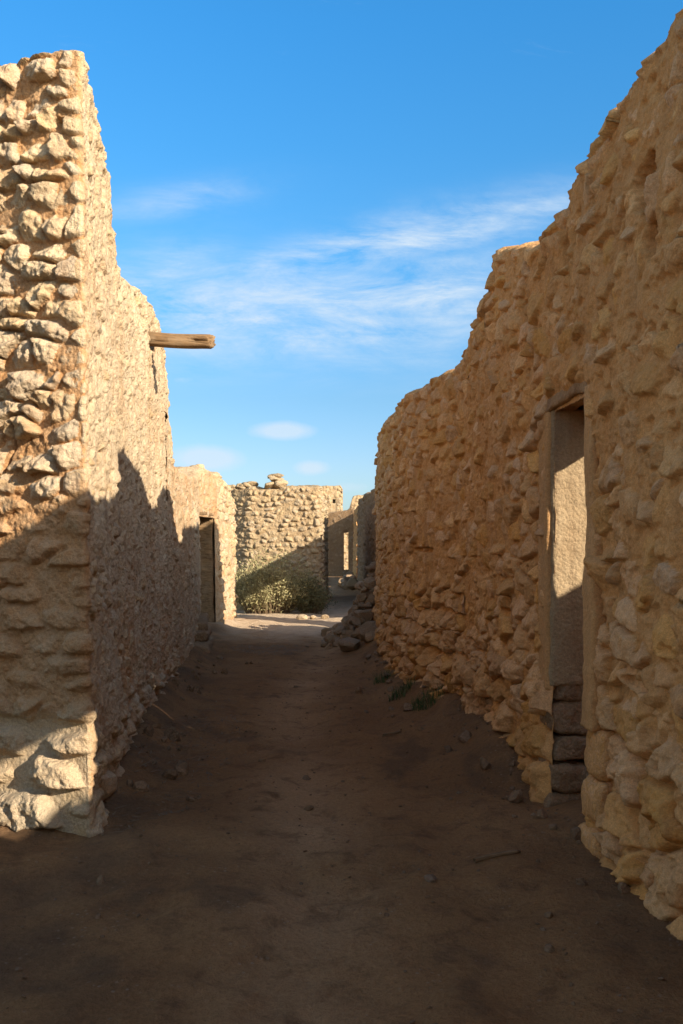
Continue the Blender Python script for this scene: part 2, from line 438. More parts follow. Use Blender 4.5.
def leaf_mat(name, c1, c2):
    m = bpy.data.materials.new(name); nt, ns, lk = nodes(m)
    at = N(nt, 'ShaderNodeAttribute', attribute_name='mix'); sep = N(nt, 'ShaderNodeSeparateColor'); lk.new(at.outputs['Color'], sep.inputs[0])
    c = mixc(nt, sep.outputs[1], c1, c2)
    b = N(nt, 'ShaderNodeBsdfPrincipled', inp={'Roughness': .75, 'Specular IOR Level': .15}); lk.new(c, b.inputs['Base Color'])
    o = N(nt, 'ShaderNodeOutputMaterial'); lk.new(b.outputs[0], o.inputs[0]); return m
M_bush = leaf_mat('dry_shrub', (.22,.19,.08), (.40,.34,.165))
M_bush2 = leaf_mat('green_shrub', (.085,.085,.04), (.16,.15,.075))
M_grass = leaf_mat('fresh_grass', (.035,.065,.018), (.10,.12,.04))
M_straw = leaf_mat('dry_straw', (.12,.075,.04), (.26,.18,.10))

# ------------------------------------------------------------------ wall lines
R_near = [(1.06, 9.0), (1.13, 8.3), (1.29, 5.9), (1.36, 5.0), (1.44, 3.8), (1.52, 1.2), (1.6, -5.)]
R_far = [(.56, 15.3), (.56, 13.5), (.6, 11.4), (.72, 10.2), (.89, 9.4), (1.05, 8.8), (1.16, 8.3)]
L_house = [(-6.5, 7.27), (-1.38, 5.2), (-1.62, 7.6), (-1.78, 9.4), (-1.88, 10.7)]
L_low = [(-1.87, 10.2), (-1.92, 10.9), (-2.2, 14.5), (-2.44, 16.3), (-2.32, 17.6), (-2.35, 21.)]
xr_y = np.array(sorted([(y, x) for x, y in R_near + R_far[:-2]]))
xl_y = np.array(sorted([(y, x) for x, y in L_house[1:] + L_low[2:]]))

def ground_z(x, y):
    x = np.asarray(x, float); y = np.asarray(y, float)
    xr = np.interp(y, xr_y[:, 0], xr_y[:, 1]); xl = np.interp(y, xl_y[:, 0], xl_y[:, 1])
    al = sstep(-6, 0, y) * (1 - sstep(17, 21, y))
    dr = xr - x; dl = x - xl
    bank = sstep(5.9, 7.2, y) * (.17 * np.exp(-(np.maximum(dr - .05, 0) / .20) ** 2) + .07 * np.exp(-(np.maximum(dr, 0) / .55) ** 2)) * (.8 + .5 * fbm(x, y, x * 0, 1.6, 2, 91)) + (.13 * np.exp(-(np.maximum(dl - .04, 0) / .16) ** 2) + .06 * np.exp(-(np.maximum(dl, 0) / .4) ** 2)) * sstep(5.2, 6., y) * (.8 + .5 * fbm(x, y, x * 0, 1.7, 2, 93))
    z = bank * al
    z = z + .02 * fbm(x, y, x * 0, .8, 3, 3) + .022 * fbm(x, y, x * 0, 2.6, 3, 8) + .014 * fbm(x, y, x * 0, 8., 4, 14, .6) * sstep(45, 15, y) - .016 * sstep(.3, .55, fbm(x, y, x * 0, 3.6, 2, 17)) * sstep(40, 15, y)
    z = z + .020 * sstep(.1, .45, fbm(x, y, x * 0, 1.9, 3, 33)) * sstep(40, 15, y)
    # shallow trodden tracks
    cx = -.25 + .18 * np.sin(y * .45)
    z = z - .035 * np.exp(-((x - cx) / .26) ** 2) * al - .02 * np.exp(-((x - cx - .75) / .16) ** 2) * al
    # earth under the tumbled heaps
    z = z + .88 * np.exp(-((x - 1.05) / .6) ** 2 - ((y - 16.5) / 1.1) ** 2)
    z = z + .62 * np.exp(-((x - .62) / .46) ** 2 - ((y - 15.2) / 1.0) ** 2)
    z = z + .8 * np.exp(-((x - 1.1) / .55) ** 2 - ((y - 36) / 4.) ** 2)
    z = z + .10 * np.exp(-((x - 1.5) / .25) ** 2 - ((y - 5.45) / .4) ** 2)
    return z

def gz(x, y): return float(ground_z(np.array([x]), np.array([y]))[0])

def build_ground():
    xs = list(np.arange(-3.2, 2.6, .03)); st = .03; x = xs[-1]
    while x < 1500: st *= 1.13; x += st; xs.append(x)
    st = .03; x = xs[0]; left = []
    while x > -1500: st *= 1.13; x -= st; left.append(x)
    xs = np.array(left[::-1] + xs)
    ys = []; y = 1.6
    while y < 2500:
        ys.append(y); y += max(.022, .0075 * y) if y < 60 else .12 * y
    st = .03; y = 1.6; back = []
    while y > -1500: st *= 1.16; y -= st; back.append(y)
    ys = np.array(back[::-1] + ys)
    X, Y = np.meshgrid(xs, ys, indexing='ij')
    Z = ground_z(X, Y)
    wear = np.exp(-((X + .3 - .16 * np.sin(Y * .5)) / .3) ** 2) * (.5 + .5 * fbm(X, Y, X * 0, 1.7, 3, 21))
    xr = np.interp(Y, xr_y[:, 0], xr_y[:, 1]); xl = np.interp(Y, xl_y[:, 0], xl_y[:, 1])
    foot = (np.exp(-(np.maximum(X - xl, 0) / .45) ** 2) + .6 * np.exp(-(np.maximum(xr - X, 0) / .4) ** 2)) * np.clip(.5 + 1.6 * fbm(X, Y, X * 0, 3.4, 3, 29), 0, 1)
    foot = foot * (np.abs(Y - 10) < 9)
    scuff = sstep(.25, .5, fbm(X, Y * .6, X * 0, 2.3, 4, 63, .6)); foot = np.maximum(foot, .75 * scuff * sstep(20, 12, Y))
    pale_ground = sstep(15.2, 18.2, Y + .35 * X + 1.6 * fbm(X, Y * .7, X * 0, 1.1, 4, 55)) * sstep(30, 24, Y) * .9  # paler ground colour in a band across the far alley
    col = np.stack([np.clip(wear, 0, 1), np.clip(foot, 0, 1), pale_ground], -1).reshape(-1, 3)
    n, m = X.shape; idx = np.arange(n * m).reshape(n, m)
    F = np.stack([idx[:-1, :-1], idx[1:, :-1], idx[1:, 1:], idx[:-1, 1:]], -1).reshape(-1, 4)
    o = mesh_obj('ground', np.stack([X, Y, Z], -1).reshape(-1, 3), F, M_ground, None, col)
    tag(o, 'trodden brown dirt of the alley', None, None, 'structure')
build_ground()

# ------------------------------------------------------------------ right house
def offset_line(pts, t):
    p = np.array(pts, float); d = np.gradient(p, axis=0); l = np.hypot(d[:, 0], d[:, 1])
    n = np.stack([d[:, 1] / l, -d[:, 0] / l], -1)
    return [tuple(q) for q in p - n * t]

TH = .585
house_r = thing('ruined_house', 'long orange mud and rubble house at the right with an open lintelled doorway', 'house')
WR = Wall(R_near, offset_line(R_near, TH), None, batter=.008, soft=.3, seed=4)
WR.top = [(WR.at_y(y), z) for y, z in [(9.0,3.24),(8.65,3.36),(8.2,3.5),(7.83,3.64),(7.58,3.66),(7.53,3.87),(7.1,3.81),(6.7,3.73),(6.3,3.63),(6.2,3.57),(5.9,3.58),(5.6,3.63),(5.3,3.73),(5.0,3.82),(4.68,3.84),(4.62,3.88),(4.2,3.90),(3.9,3.93),(3.8,3.6),(3.6,3.5),(3.2,3.47),(2.5,3.5),(1.,3.5),(-5.,3.45)]]

def dents(U, Z, lst):
    h = 0
    for (s, z, rs, rz, d) in lst:
        h = h - d * sstep(1.05, .82, np.sqrt(((U - s) / rs) ** 2 + ((Z - z) / rz) ** 2) + .6 * fbm(U, Z, Z * 0, 7, 4, 71, .6))
    return h

def disp_right(W, dl=(), seed=100, low=.75):
    def f(U, Z, P):
        worn = fbm(U, Z, Z * 0, .75, 3, seed + 3)
        hA, mA, rA = rubble(U, Z, P, .205, .15, seed, out=.060, edge=.012, mortar=.016 + .042 * worn, mrough=.018, tilt=.085, warp=.08, rough=.018, sink=.58, fac=.6)
        hB, mB, rB = rubble(U, Z, P, .27, .20, seed + 20, out=.085, edge=.018, mortar=-.006, mrough=.022, tilt=.09, warp=.09, rough=.036, sink=.5, fac=.4)
        t = sstep(-.12, .12, (low + .28 * fbm(U, Z, Z * 0, .9, 3, seed + 33)) - Z)
        h = hA * (1 - t) + hB * t; m = mA * (1 - t) + mB * t; r = np.where(t > .5, rB, rA)
        h = h + .045 * fbm(U, Z, Z * 0, .8, 3, seed + 41) + .02 * fbm(U, Z, Z * 0, 3.2, 3, seed + 43)
        # rain-runnels and small pits in the mud
        pit = fbm(U, Z, Z * 0, 13., 3, seed + 47)
        h = h - .022 * sstep(.28, .5, pit) - .02 * sstep(.35, .6, fbm(U, Z, Z * 0 + 3, 5., 2, seed + 49))
        h = h + .008 * fbm(U * 1.6, Z * .35, Z * 0, 9, 3, seed + 51)
        h = h + .05 * sstep(.35, -.1, Z)
        return h + dents(U, Z, dl), m, r
    return f
d1a, d1b = WR.at_y(5.82), WR.at_y(5.18)
d2a, d2b = WR.at_y(2.72), WR.at_y(1.62)
DT = 2.42
dl = [(WR.at_y(5.55), 3.32, .09, .12, .09), (WR.at_y(4.42), 3.28, .10, .16, .10), (WR.at_y(4.3), 3.0, .07, .1, .08), (WR.at_y(6.4), 3.2, .05, .06, .05),
      (WR.at_y(7.0), 1.1, .12, .04, .05), (WR.at_y(4.4), .95, .16, .035, .06), (WR.at_y(4.75), .62, .06, .05, .07)]
WR.build('front_wall', M_right, house_r, [(WR.at_y(3.6), .012), (WR.at_y(.8), .03), (WR.L, .12)], 470, disp_right(WR, dl), holes=[(d1a, d1b, -1, DT), (d2a, d2b, -1, 2.52)], jag=.06)
# door one
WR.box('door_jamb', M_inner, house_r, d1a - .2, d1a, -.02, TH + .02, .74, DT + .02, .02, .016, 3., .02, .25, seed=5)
WR.box('door_frame', M_plaster, house_r, d1a - .22, d1a - .03, -.045, .02, .70, DT + .0, .02, .014, 3., .02, .1, seed=6)
jn = WR.box('door_jamb', M_plaster, house_r, d1b, d1b + .16, -.045, TH + .02, .6, DT + .05, .02, .022, 3., .02, .1, seed=15)
WR.box('lintel', M_lintel, house_r, d1a - .24, d1b + .14, -.042, .14, DT + .005, DT + .08, .012, .016, 7, .015, bend=lambda u: .045 * np.cos((u - (d1a + d1b) / 2) / .5 * 1.5) - .02, seed=25)
for q in range(3):
    WR.box('lintel', M_wood, house_r, d1a - .16, d1b + .16, .16 + .19 * q, .33 + .19 * q, DT + .005 * q, DT + .11, .04, .012, 5, .035, seed=35 + q)
zz = -.2
for q, hgt in enumerate((.3, .17, .17, .2, .19)):
    nm = WR.box('jamb_stone', M_rock, house_r, d1a - .3, d1a + (.03, .05, .02, .01, -.005)[q], -.035 + .012 * q, TH - .02 * q, zz, zz + hgt - .002, .02, .035, 5, .04, .75, seed=45 + q * 7)
    zz += hgt
zz = -.2
for q, hgt in enumerate((.32, .25, .27)):
    WR.box('jamb_stone', M_right, house_r, d1b - (.02, .0, .01)[q], d1b + .3, -.06 + .01 * q, TH, zz, zz + hgt - .012, .03, .03, 5, .06, .6, seed=95 + q * 7)
    zz += hgt
# door two (just beyond the picture's edge; the low patch of sun comes through it)
for a, b in ((d2a - .2, d2a), (d2b, d2b + .2)):
    WR.box('door_jamb', M_plaster, house_r, a, b, -.05, TH + .02, -.1, 2.55, .06, .014, 3.5, .03, .1, seed=int(a * 9))
WR.box('lintel', M_wood, house_r, d2a - .2, d2b + .2, -.05, TH + .02, 2.5, 2.62, .06, .012, 5, .03, seed=66)

def disp_rough(seed=200, cw=.24, rh=.16, out=.05, mortar=.008, edge=.03):
    def f(U, Z, P):
        h, m, r = rubble(U, Z, P, cw, rh, seed, out=out, edge=edge * .7, mortar=mortar, mrough=.022, tilt=.07, warp=.09, rough=.03, sink=.6, fac=.8)
        return h + .03 * fbm(U, Z, Z * 0, .9, 2, seed + 1), m, r
    return f
# cross wall that stands higher than the street front, and the room behind
WX = Wall([(1.2, 7.42), (4.6, 7.42)], [(1.2, 8.0), (4.6, 8.0)], [(0, 3.3), (.45, 3.3), (1.5, 3.2), (3.4, 3.1)], batter=.0, seed=9)
WX.build('cross_wall', M_right, house_r, [(WX.L, .03)], 150, disp_rough(210), jag=.02)
WB = Wall([(4.2, 9.), (4.2, 4.6), (4.2, 2.), (4.2, -5.)], [(4.75, 9.), (4.75, 4.6), (4.75, 2.), (4.75, -5.)], [(0, 2.8), (4.4, 2.82), (6.5, 2.84), (7.6, 3.2), (14, 3.26)], batter=0, seed=13)
WB.build('hidden_wall', M_right, house_r, [(WB.L, .06)], 70, disp_rough(230), jag=.02)

# ------------------------------------------------------------------ right wall, farther bend
wall_r = thing('stone_wall', 'lower rubble wall bending left beyond the doorway, with big bare stones at its foot and a rounded far end', 'wall')
WF = Wall(R_far, offset_line(R_far, .6), None, batter=.012, soft=.5, seed=21)
WF.top = [(WF.at_y(y), z) for y, z in [(15.3,2.95),(15.15,3.12),(14.8,3.25),(14.2,3.3),(13,3.28),(11.5,3.25),(10.5,3.24),(9.6,3.26),(8.9,3.27),(8.3,3.2)]]
WF.build('wall', M_right, wall_r, [(WF.L, .02)], 320, disp_right(WF, [(WF.at_y(9.7), 1.55, .3, .03, .06), (WF.at_y(10.3), 1.25, .2, .03, .06)], 300, 1.15), jag=.05)

WI_shade = Wall([(2.0, 13.6), (2.0, 8.3)], [(2.5, 13.6), (2.5, 8.3)], [(0, 4.36), (2.6, 4.2), (5.3, 3.95)], batter=0, seed=23)  # hidden taller wall, added to cast shadow on the left low wall
WI_shade.build('hidden_wall', M_right, wall_r, [(WI_shade.L, .05)], 80, disp_rough(640), jag=.03)
# ------------------------------------------------------------------ left house
house_l = thing('ruined_house', 'tall pale rubble house at the left with a broken top and jutting beam', 'house')
WL = Wall(L_house, [(-6.5, 7.92), (-2.0, 6.1), (-2.22, 7.6), (-2.38, 9.4), (-2.48, 10.7)], None, batter=.024, soft=.035, seed=31)
sc = WL.k[1]
WL.top = [(0, 4.2), (sc - .8, 4.42), (sc - .4, 4.44), (sc + .05, 4.42), (sc + .2, 4.34), (sc + .75, 4.26), (sc + 1.2, 4.15), (sc + 1.42, 3.8), (sc + 1.8, 3.66), (sc + 2.4, 3.72), (sc + 3.3, 3.86), (sc + 4.2, 3.95), (sc + 4.7, 3.98), (sc + 5., 3.93), (sc + 5.35, 3.75), (WL.L, 3.5)]
def disp_left(U, Z, P):
    seed = 400
    A = rubble(U, Z, P, .185, .135, seed, out=.072, edge=.016, mortar=.008 + .012 * fbm(U, Z, Z * 0, 1.6, 2, seed + 4), mrough=.024, tilt=.10, warp=.085, rough=.040, sink=.42, fac=.9)
    B = rubble(U, Z, P, .29, .125, seed + 20, out=.066, edge=.018, mortar=.010, mrough=.014, tilt=.03, warp=.04, rough=.02, sink=.6)
    D = rubble(U, Z, P, .50, .21, seed + 40, out=.075, edge=.030, mortar=-.06, mrough=.02, tilt=.03, warp=.035, rough=.034, sink=.3, gap=.022, fac=.85)
    D = list(D); D[0] = D[0] * (1 - .5 * sstep(sc - .14, sc, U) * sstep(sc + .14, sc, U))
    B = list(B); B[1] = B[1] * .35
    E = rubble(U, Z, P, .17, .12, seed + 60, out=.034, edge=.03, mortar=.018, mrough=.024, tilt=.04, warp=.06, rough=.018, sink=.7)
    n = .25 * fbm(U, Z, Z * 0, 1.1, 3, seed + 90)
    tb = sstep(2.15, 1.85, Z + n); td = sstep(.74, .6, Z + .25 * n)
    A = list(A); A[0] = A[0] * (1 - .55 * sstep(sc - .16, sc, U))
    front = [A[k] * (1 - tb) + B[k] * tb for k in range(3)]
    front = [front[k] * (1 - td) + D[k] * td for k in range(3)]
    side = sstep(sc - .02, sc + .05, U)
    es = list(E)
    es[0] = es[0] - .02 * sstep(.25, .5, fbm(U, Z, Z * 0, 12., 3, seed + 91)) + .012 * fbm(U * 2.2, Z * .3, Z * 0, 8, 3, seed + 92)
    lowd = sstep(.7, .3, Z + n)
    es[0] = es[0] + lowd * (D[0] * .5)
    out = [front[k] * (1 - side) + es[k] * side for k in range(3)]
    out[0] = out[0] + .035 * fbm(U, Z, Z * 0, .8, 3, seed + 93) + .02 * fbm(U, Z, Z * 0, 3., 3, seed + 95) * side
    # cracks and holes
    out[0] = out[0] + dents(U, Z, [(sc + 3.72, 3.3, .035, .28, .14), (sc + 3.74, 3.55, .13, .12, .10), (sc + .55, 3.75, .04, .16, .09), (sc + .85, 3.9, .05, .12, .10), (sc + .75, 3.35, .03, .1, .07),
                                   (sc - .12, 3.98, .05, .04, .05)])
    cr = np.abs(U - (sc - .52 + .10 * np.sin(Z * 3.1) + .04 * fbm(Z, Z * 0, Z * 0, 6, 3, 5)))
    out[0] = out[0] - .05 * sstep(.016, .0, cr) * sstep(1.2, 1.5, Z) * sstep(2.5, 2.2, Z)
    return out + [1.1 * (1 - side) + side * (.55 * fbm(U, Z, Z * 0, 1.4, 3, seed + 99) + .25 * sstep(1.6, .4, Z + n) - .05)]  # patchy orange mud; extra orange low on the side warms its shade
WL.build('wall', M_left, house_l, [(sc - 1.2, .1), (sc - .1, .008), (sc + .25, .007), (WL.L, .015)], 560, disp_left, jag=.03, crest=.04)

def beam(name, p0, p1, r, parent, mat, seed, nseg=40, na=28):
    """a split, weathered log, its axis along local x"""
    L = math.dist(p0, p1); rs = np.random.RandomState(seed)
    t = np.linspace(0, 1, nseg); a = np.linspace(0, 2 * math.pi, na, endpoint=False)
    T, A = np.meshgrid(t, a, indexing='ij')
    sq = 1 / (np.abs(np.cos(A)) ** 5 + np.abs(np.sin(A)) ** 5) ** .2
    R = r * sq * (1 - .06 * T) * (1 + .10 * fbm(T * 2, np.cos(A) * 1.5, np.sin(A) * 1.5, 1.5, 3, seed) + .05 * vnoise(T * 1.5, np.cos(A) * 7, np.sin(A) * 7, seed))
    R = R * (1 - .25 * sstep(.985, 1., T))
    X = T * L + .02 * (T > .97) * vnoise(np.cos(A) * 3, np.sin(A) * 3, A * 0, seed + 3); Y = R * np.cos(A); Z = R * np.sin(A) + .22 * r * np.sin(T * 5.2 + seed) - .25 * r * np.exp(-((np.sin(A) - .2) / .12) ** 2) * (np.cos(A) < 0)
    V = list(np.stack([X, Y, Z], -1).reshape(-1, 3)); idx = np.arange(nseg * na).reshape(nseg, na)
    nxt = np.roll(idx, -1, 1)
    F = [tuple(f) for f in np.stack([idx[:-1], nxt[:-1], nxt[1:], idx[1:]], -1).reshape(-1, 4)]
    c = len(V); V.append((L - .006, 0, 0))
    for k in range(na): F.append((idx[-1, k], nxt[-1, k], c, c))
    me = bpy.data.meshes.new(name); me.from_pydata([tuple(v) for v in V], [], [tuple(dict.fromkeys(int(q) for q in f)) for f in F]); me.materials.append(mat)
    for p in me.polygons: p.use_smooth = True
    o = bpy.data.objects.new(name, me); C.objects.link(o)
    from mathutils import Vector
    d = Vector(p1) - Vector(p0); o.location = p0; o.rotation_euler = d.to_track_quat('X', 'Z').to_euler()
    if parent: o.parent = parent
    return o
beam('roof_beam', (-2.35, 9.05, 3.62), (-1.2, 8.88, 3.49), .066, house_l, M_wood, 8)

house_bounce = thing('ruined_house', 'unseen pale rubble house at the left behind the camera, added for warm bounce light', 'house')
WK = Wall([(-1.55, -8.), (-1.5, .4), (-6., .6)], [(-2.1, -8.), (-2.1, -.2), (-6., 0.)], [(0, 3.9), (14, 3.9)], batter=.01, soft=.08, seed=83)  # out of view, added to bounce warm light onto the right wall
WK.build('wall', M_left, house_bounce, [(WK.L, .06)], 90, disp_rough(610), jag=.04)

# ------------------------------------------------------------------ left low wall with its doorway
wall_l = thing('stone_wall', 'low pale rubble wall behind the tall left house, with a dark doorway and a sunlit stone pier at its end', 'wall')
WG = Wall(L_low, [(-2.47, 10.2), (-2.55, 10.9), (-2.9, 14.5), (-3.12, 16.3), (-3.0, 17.6), (-3.0, 21.)], None, batter=.012, soft=.1, seed=41)
g = WG.at_y
WG.top = [(0, 3.1), (g(10.6), 2.9), (g(10.8), 2.7), (g(11.2), 2.52), (g(12.4), 2.5), (g(14), 2.62), (g(15.4), 2.72), (g(16.3), 2.82), (g(16.8), 3.0), (g(17.3), 2.98), (g(17.5), 2.8), (g(18), 2.98), (g(18.8), 2.9), (g(19.8), 2.84), (g(20.4), 2.72), (WG.L, 2.5)]
def disp_low(U, Z, P):
    h, m, r = rubble(U, Z, P, .2, .14, 500, out=.04, edge=.03, mortar=.018, mrough=.024, tilt=.04, warp=.06, rough=.018, sink=.7)
    B = rubble(U, Z, P, .26, .17, 520, out=.065, edge=.02, mortar=.010, mrough=.024, tilt=.06, warp=.09, rough=.03, sink=.6)
    t = sstep(g(17.4), g(17.9), U + 0 * Z)
    h, m, r = [a * (1 - t) + b * t for a, b in zip((h, m, r), B)]
    h = h - .02 * sstep(.25, .5, fbm(U, Z, Z * 0, 11., 3, 531)) + .04 * fbm(U, Z, Z * 0, .8, 3, 533) + dents(U, Z, [(g(12.6), 2.08, .16, .15, .12), (g(14.1), 2.15, .1, .18, .14), (g(15.3), 2.05, .2, .2, .12)])
    return h, m, r
WG.build('wall', M_left, wall_l, [(WG.L, .025)], 230, disp_low, holes=[(g(16.3), g(17.55), -1, 2.1)], jag=.07)
WG.box('door_jamb', M_wood, wall_l, g(17.55), g(17.55) + .2, .03, .68, -.2, 2.25, .05, .03, 4, .04, .4, seed=7)  # dark wood colour stands in for the shade inside this doorway
WG.box('door_jamb', M_left, wall_l, g(16.3) - .2, g(16.3), -.02, .68, -.2, 2.25, .05, .03, 4, .04, .4, seed=9)
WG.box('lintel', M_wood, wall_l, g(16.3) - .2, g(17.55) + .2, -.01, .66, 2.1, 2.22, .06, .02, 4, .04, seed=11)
for q, (y0, y1, w_, z0, z1) in enumerate([(13.5, 14.9, .24, -.05, .17), (13.9, 15.4, .19, .16, .31), (14.4, 16.0, .15, .30, .44)]):
    WG.box('step', M_rock, wall_l, g(y0), g(y1), -w_, .1, z0, z1, .03, .05, 4.5, .045, .4, seed=700 + 9 * q)
rs = np.random.RandomState(44)
for q, (y, dx, dz, sz) in enumerate([(16.5, .1, .0, .17), (16.75, .2, .08, .15), (16.9, .1, .16, .13), (17.15, .12, .04, .16), (17.55, .15, -.05, .15), (17.9, .12, .08, .17), (18.15, .2, .12, .14), (18.7, .1, .02, .14), (19.3, .15, .02, .15), (19.9, .12, .0, .14)]):
    x0, y0 = WG.P(g(y)); zt = float(np.interp(g(y), [a for a, b in WG.top], [b for a, b in WG.top]))
    rock('coping_stone', (float(x0) - dx - .05, y + .15, zt + .4 * dz - .07), (sz * .75, sz * .9, sz * .5), 860 + q, M_left, 3, rz=q, parent=wall_l, cuts=9, blocky=.6, rough=.05)

# ------------------------------------------------------------------ middle house with the bush in front
def far_house(name, label, outer, inner, top, nz, step, seed, mat=None, cw=.28, rh=.19, out=.07, part='wall', cat='house', holes=(), jag=.05, mortar=.0):
    t = thing(name, label, cat)
    w = Wall(outer, inner, top, batter=.012, soft=.12, seed=seed)
    w.build(part, mat or M_far, t, [(w.L, step)], nz, disp_rough(seed * 7, cw, rh, out, mortar, .045), holes=holes, jag=jag)
    return t, w
house_m, WM = far_house('ruined_house', 'sunlit coursed stone house end in the middle distance behind the bushes', [(-3.9, 25.5), (-3.2, 23.9), (-2.3, 23.25), (-.5, 23.0), (-.46, 30.)], [(-3.3, 26.3), (-2.8, 24.5), (-2.0, 23.9), (-1.05, 23.65), (-1.0, 30.)],
    [(0, 3.0), (1.8, 2.95), (2.9, 3.02), (4.5, 3.05), (4.75, 3.1), (5., 3.02), (11.7, 2.9)], 210, .018, 51, out=.066, mortar=.006, cw=.20, rh=.128)
rs = np.random.RandomState(5)
for q, (x, z, sx, sz) in enumerate([(-1.78, 3.06, .2, .11), (-1.52, 3.07, .2, .12), (-1.62, 3.2, .3, .09), (-1.60, 3.29, .21, .07)]):
    rock('coping_stone', (x, 23.35, z), (sx, .22, sz), 800 + q, M_far, 4, rz=.5 * q, tilt=(.1 * (-1) ** q, .12 * (q % 3 - 1)), parent=house_m, cuts=10, blocky=.8, rough=.07)
for q in range(5):
    rock('coping_stone', (-2.6 + rs.rand() * .5, 23.6, 3.02 + .06 * q * rs.rand()), (.16, .15, .07), 820 + q, M_far, 3, rz=q, parent=house_m, cuts=6, blocky=.6)

# ------------------------------------------------------------------ farther houses
t, _ = far_house('ruined_house', 'dim broken house wall farther off at the left behind the sunlit house', [(-6., 33), (-2.6, 33)], [(-6., 33.6), (-2.6, 33.6)], [(0, 3.5), (2.2, 3.7), (2.9, 3.5), (3.4, 3.3)], 80, .05, 61)
t, WD = far_house('ruined_house', 'shaded mud house across the far end of the alley with a narrow sunlit doorway', [(-2., 50.), (.62, 49.0)], [(-2., 50.7), (.62, 49.7)], [(0, 3.2), (1.2, 3.2), (2.8, 3.5)], 90, .04, 63, mat=M_rock, mortar=.03, out=.05, holes=[(2.28, 2.52, .2, 2.3)])
t, _ = far_house('ruined_house', 'highest far house above the alley end, pale stone with two small dark holes', [(-2.4, 62.), (.05, 62.0)], [(-2.4, 62.7), (.05, 62.7)], [(0, 5.3), (1., 5.45), (2.3, 5.5), (2.45, 5.3)], 110, .05, 65, holes=[(1.1, 1.32, 4.3, 4.7), (1.82, 2.0, 4.35, 4.6)], out=.09)
t, _ = far_house('ruined_house', 'pale far house right of the two holed one, half hidden by shaded walls', [(-.3, 58.), (3.5, 58.)], [(-.3, 58.7), (3.5, 58.7)], [(0, 3.), (.7, 3.6), (1.0, 4.6), (1.9, 4.7), (3.8, 4.5)], 100, .06, 67, out=.09)
t, _ = far_house('stone_wall', 'shaded orange wall on the right of the far alley, nearest the rubble heap', [(.6, 34.3), (.85, 28), (.95, 23.6)], [(1.2, 34.3), (1.45, 28), (1.55, 23.6)], [(0, 3.2), (3, 3.25), (6, 3.2), (10.8, 3.1)], 110, .05, 69, mat=M_rock, cat='wall', mortar=.035)
t, _ = far_house('stone_wall', 'shaded brown wall on the right of the far alley, closest to the narrow doorway', [(.75, 48.9), (.55, 41.), (.62, 36.1)], [(1.4, 48.9), (1.2, 41.), (1.27, 36.1)], [(0, 3.4), (6, 3.15), (13.7, 3.1)], 100, .06, 71, mat=M_right, cat='wall', mortar=.035, holes=[(1.7, 2.9, -1, 2.6)])
# wall round the yard behind the rubble heap, whose doorway lets sun onto the bush
t, WC = far_house('stone_wall', 'rubble wall of the yard behind the heap of fallen stones', [(1.75, 23.4), (1.75, 17.1)], [(2.25, 23.4), (2.25, 17.1)], [(0, 3.), (5.7, 3.05)], 70, .05, 73, mat=M_right, cat='wall', holes=[(4.25, 5.75, -1, 2.75)])
# ------------------------------------------------------------------ fallen stones
rs = np.random.RandomState(3); n = 0
GH = 'stones of the fallen rubble heap'
spots = []
while n < 280:
    y = rs.uniform(13.5, 17.3); x = rs.uniform(-.3, 1.15)
    edge = .42 - .68 * sstep(13.5, 15.2, y) + .08 * rs.randn()
    if y < 15.4 and x > .6: continue
    if x < edge: continue
    sz = rs.uniform(.045, .12) if rs.rand() < .8 else rs.uniform(.1, .16)
    spots.append((x, y, sz)); n += 1
proto = []
for k in range(8):
    o = rock('rubble_stone', (0, 0, 0), (1, .78 + .2 * rs.rand(), .62 + .15 * rs.rand()), 900 + k, M_rock, 4, cuts=12, rough=.06, blocky=.6)
    proto.append(o)
for k, (x, y, sz) in enumerate(spots):
    o = proto[k] if k < 8 else proto[k % 8].copy()
    if k >= 8: C.objects.link(o)
    pile = .3 * math.exp(-((x - .62) / .38) ** 2) * rs.rand() * sstep(13.7, 14.8, y)
    o.location = (x, y, gz(x, y) + sz * .22 + pile); o.scale = (sz * 1.1,) * 3
    o.rotation_euler = (rs.uniform(-.5, .5), rs.uniform(-.5, .5), rs.uniform(0, 6.28))
    tag(o, 'rough brown stone lying in the rubble heap at the far end of the right wall', 'stone', GH)
for x, y, s, lb in [(.42, 13.75, .19, 'big rounded stone at the front foot of the rubble heap, beside the right wall'), (.13, 13.9, .16, 'blocky stone at the front of the rubble heap, left of the big rounded one')]:
    o = rock('rubble_stone', (x, y, gz(x, y) + s * .5), (s * 1.25, s, s * .85), int(x * 1000), M_rock, 4, cuts=11, blocky=.6, rough=.06); tag(o, lb, 'stone')
for k in range(26):
    y = rs.uniform(31, 42); x = .42 - .3 * abs(rs.randn()) * .6
    o = proto[k % 8].copy(); C.objects.link(o); s = rs.uniform(.12, .3)
    o.location = (x, y, gz(x, y) + .3 * s + .35 * max(0, x)); o.scale = (s,) * 3; o.rotation_euler = (rs.rand(), rs.rand(), 6 * rs.rand())
    tag(o, 'small fallen stone under the shaded walls of the far alley', 'stone', 'stones along the far alley')

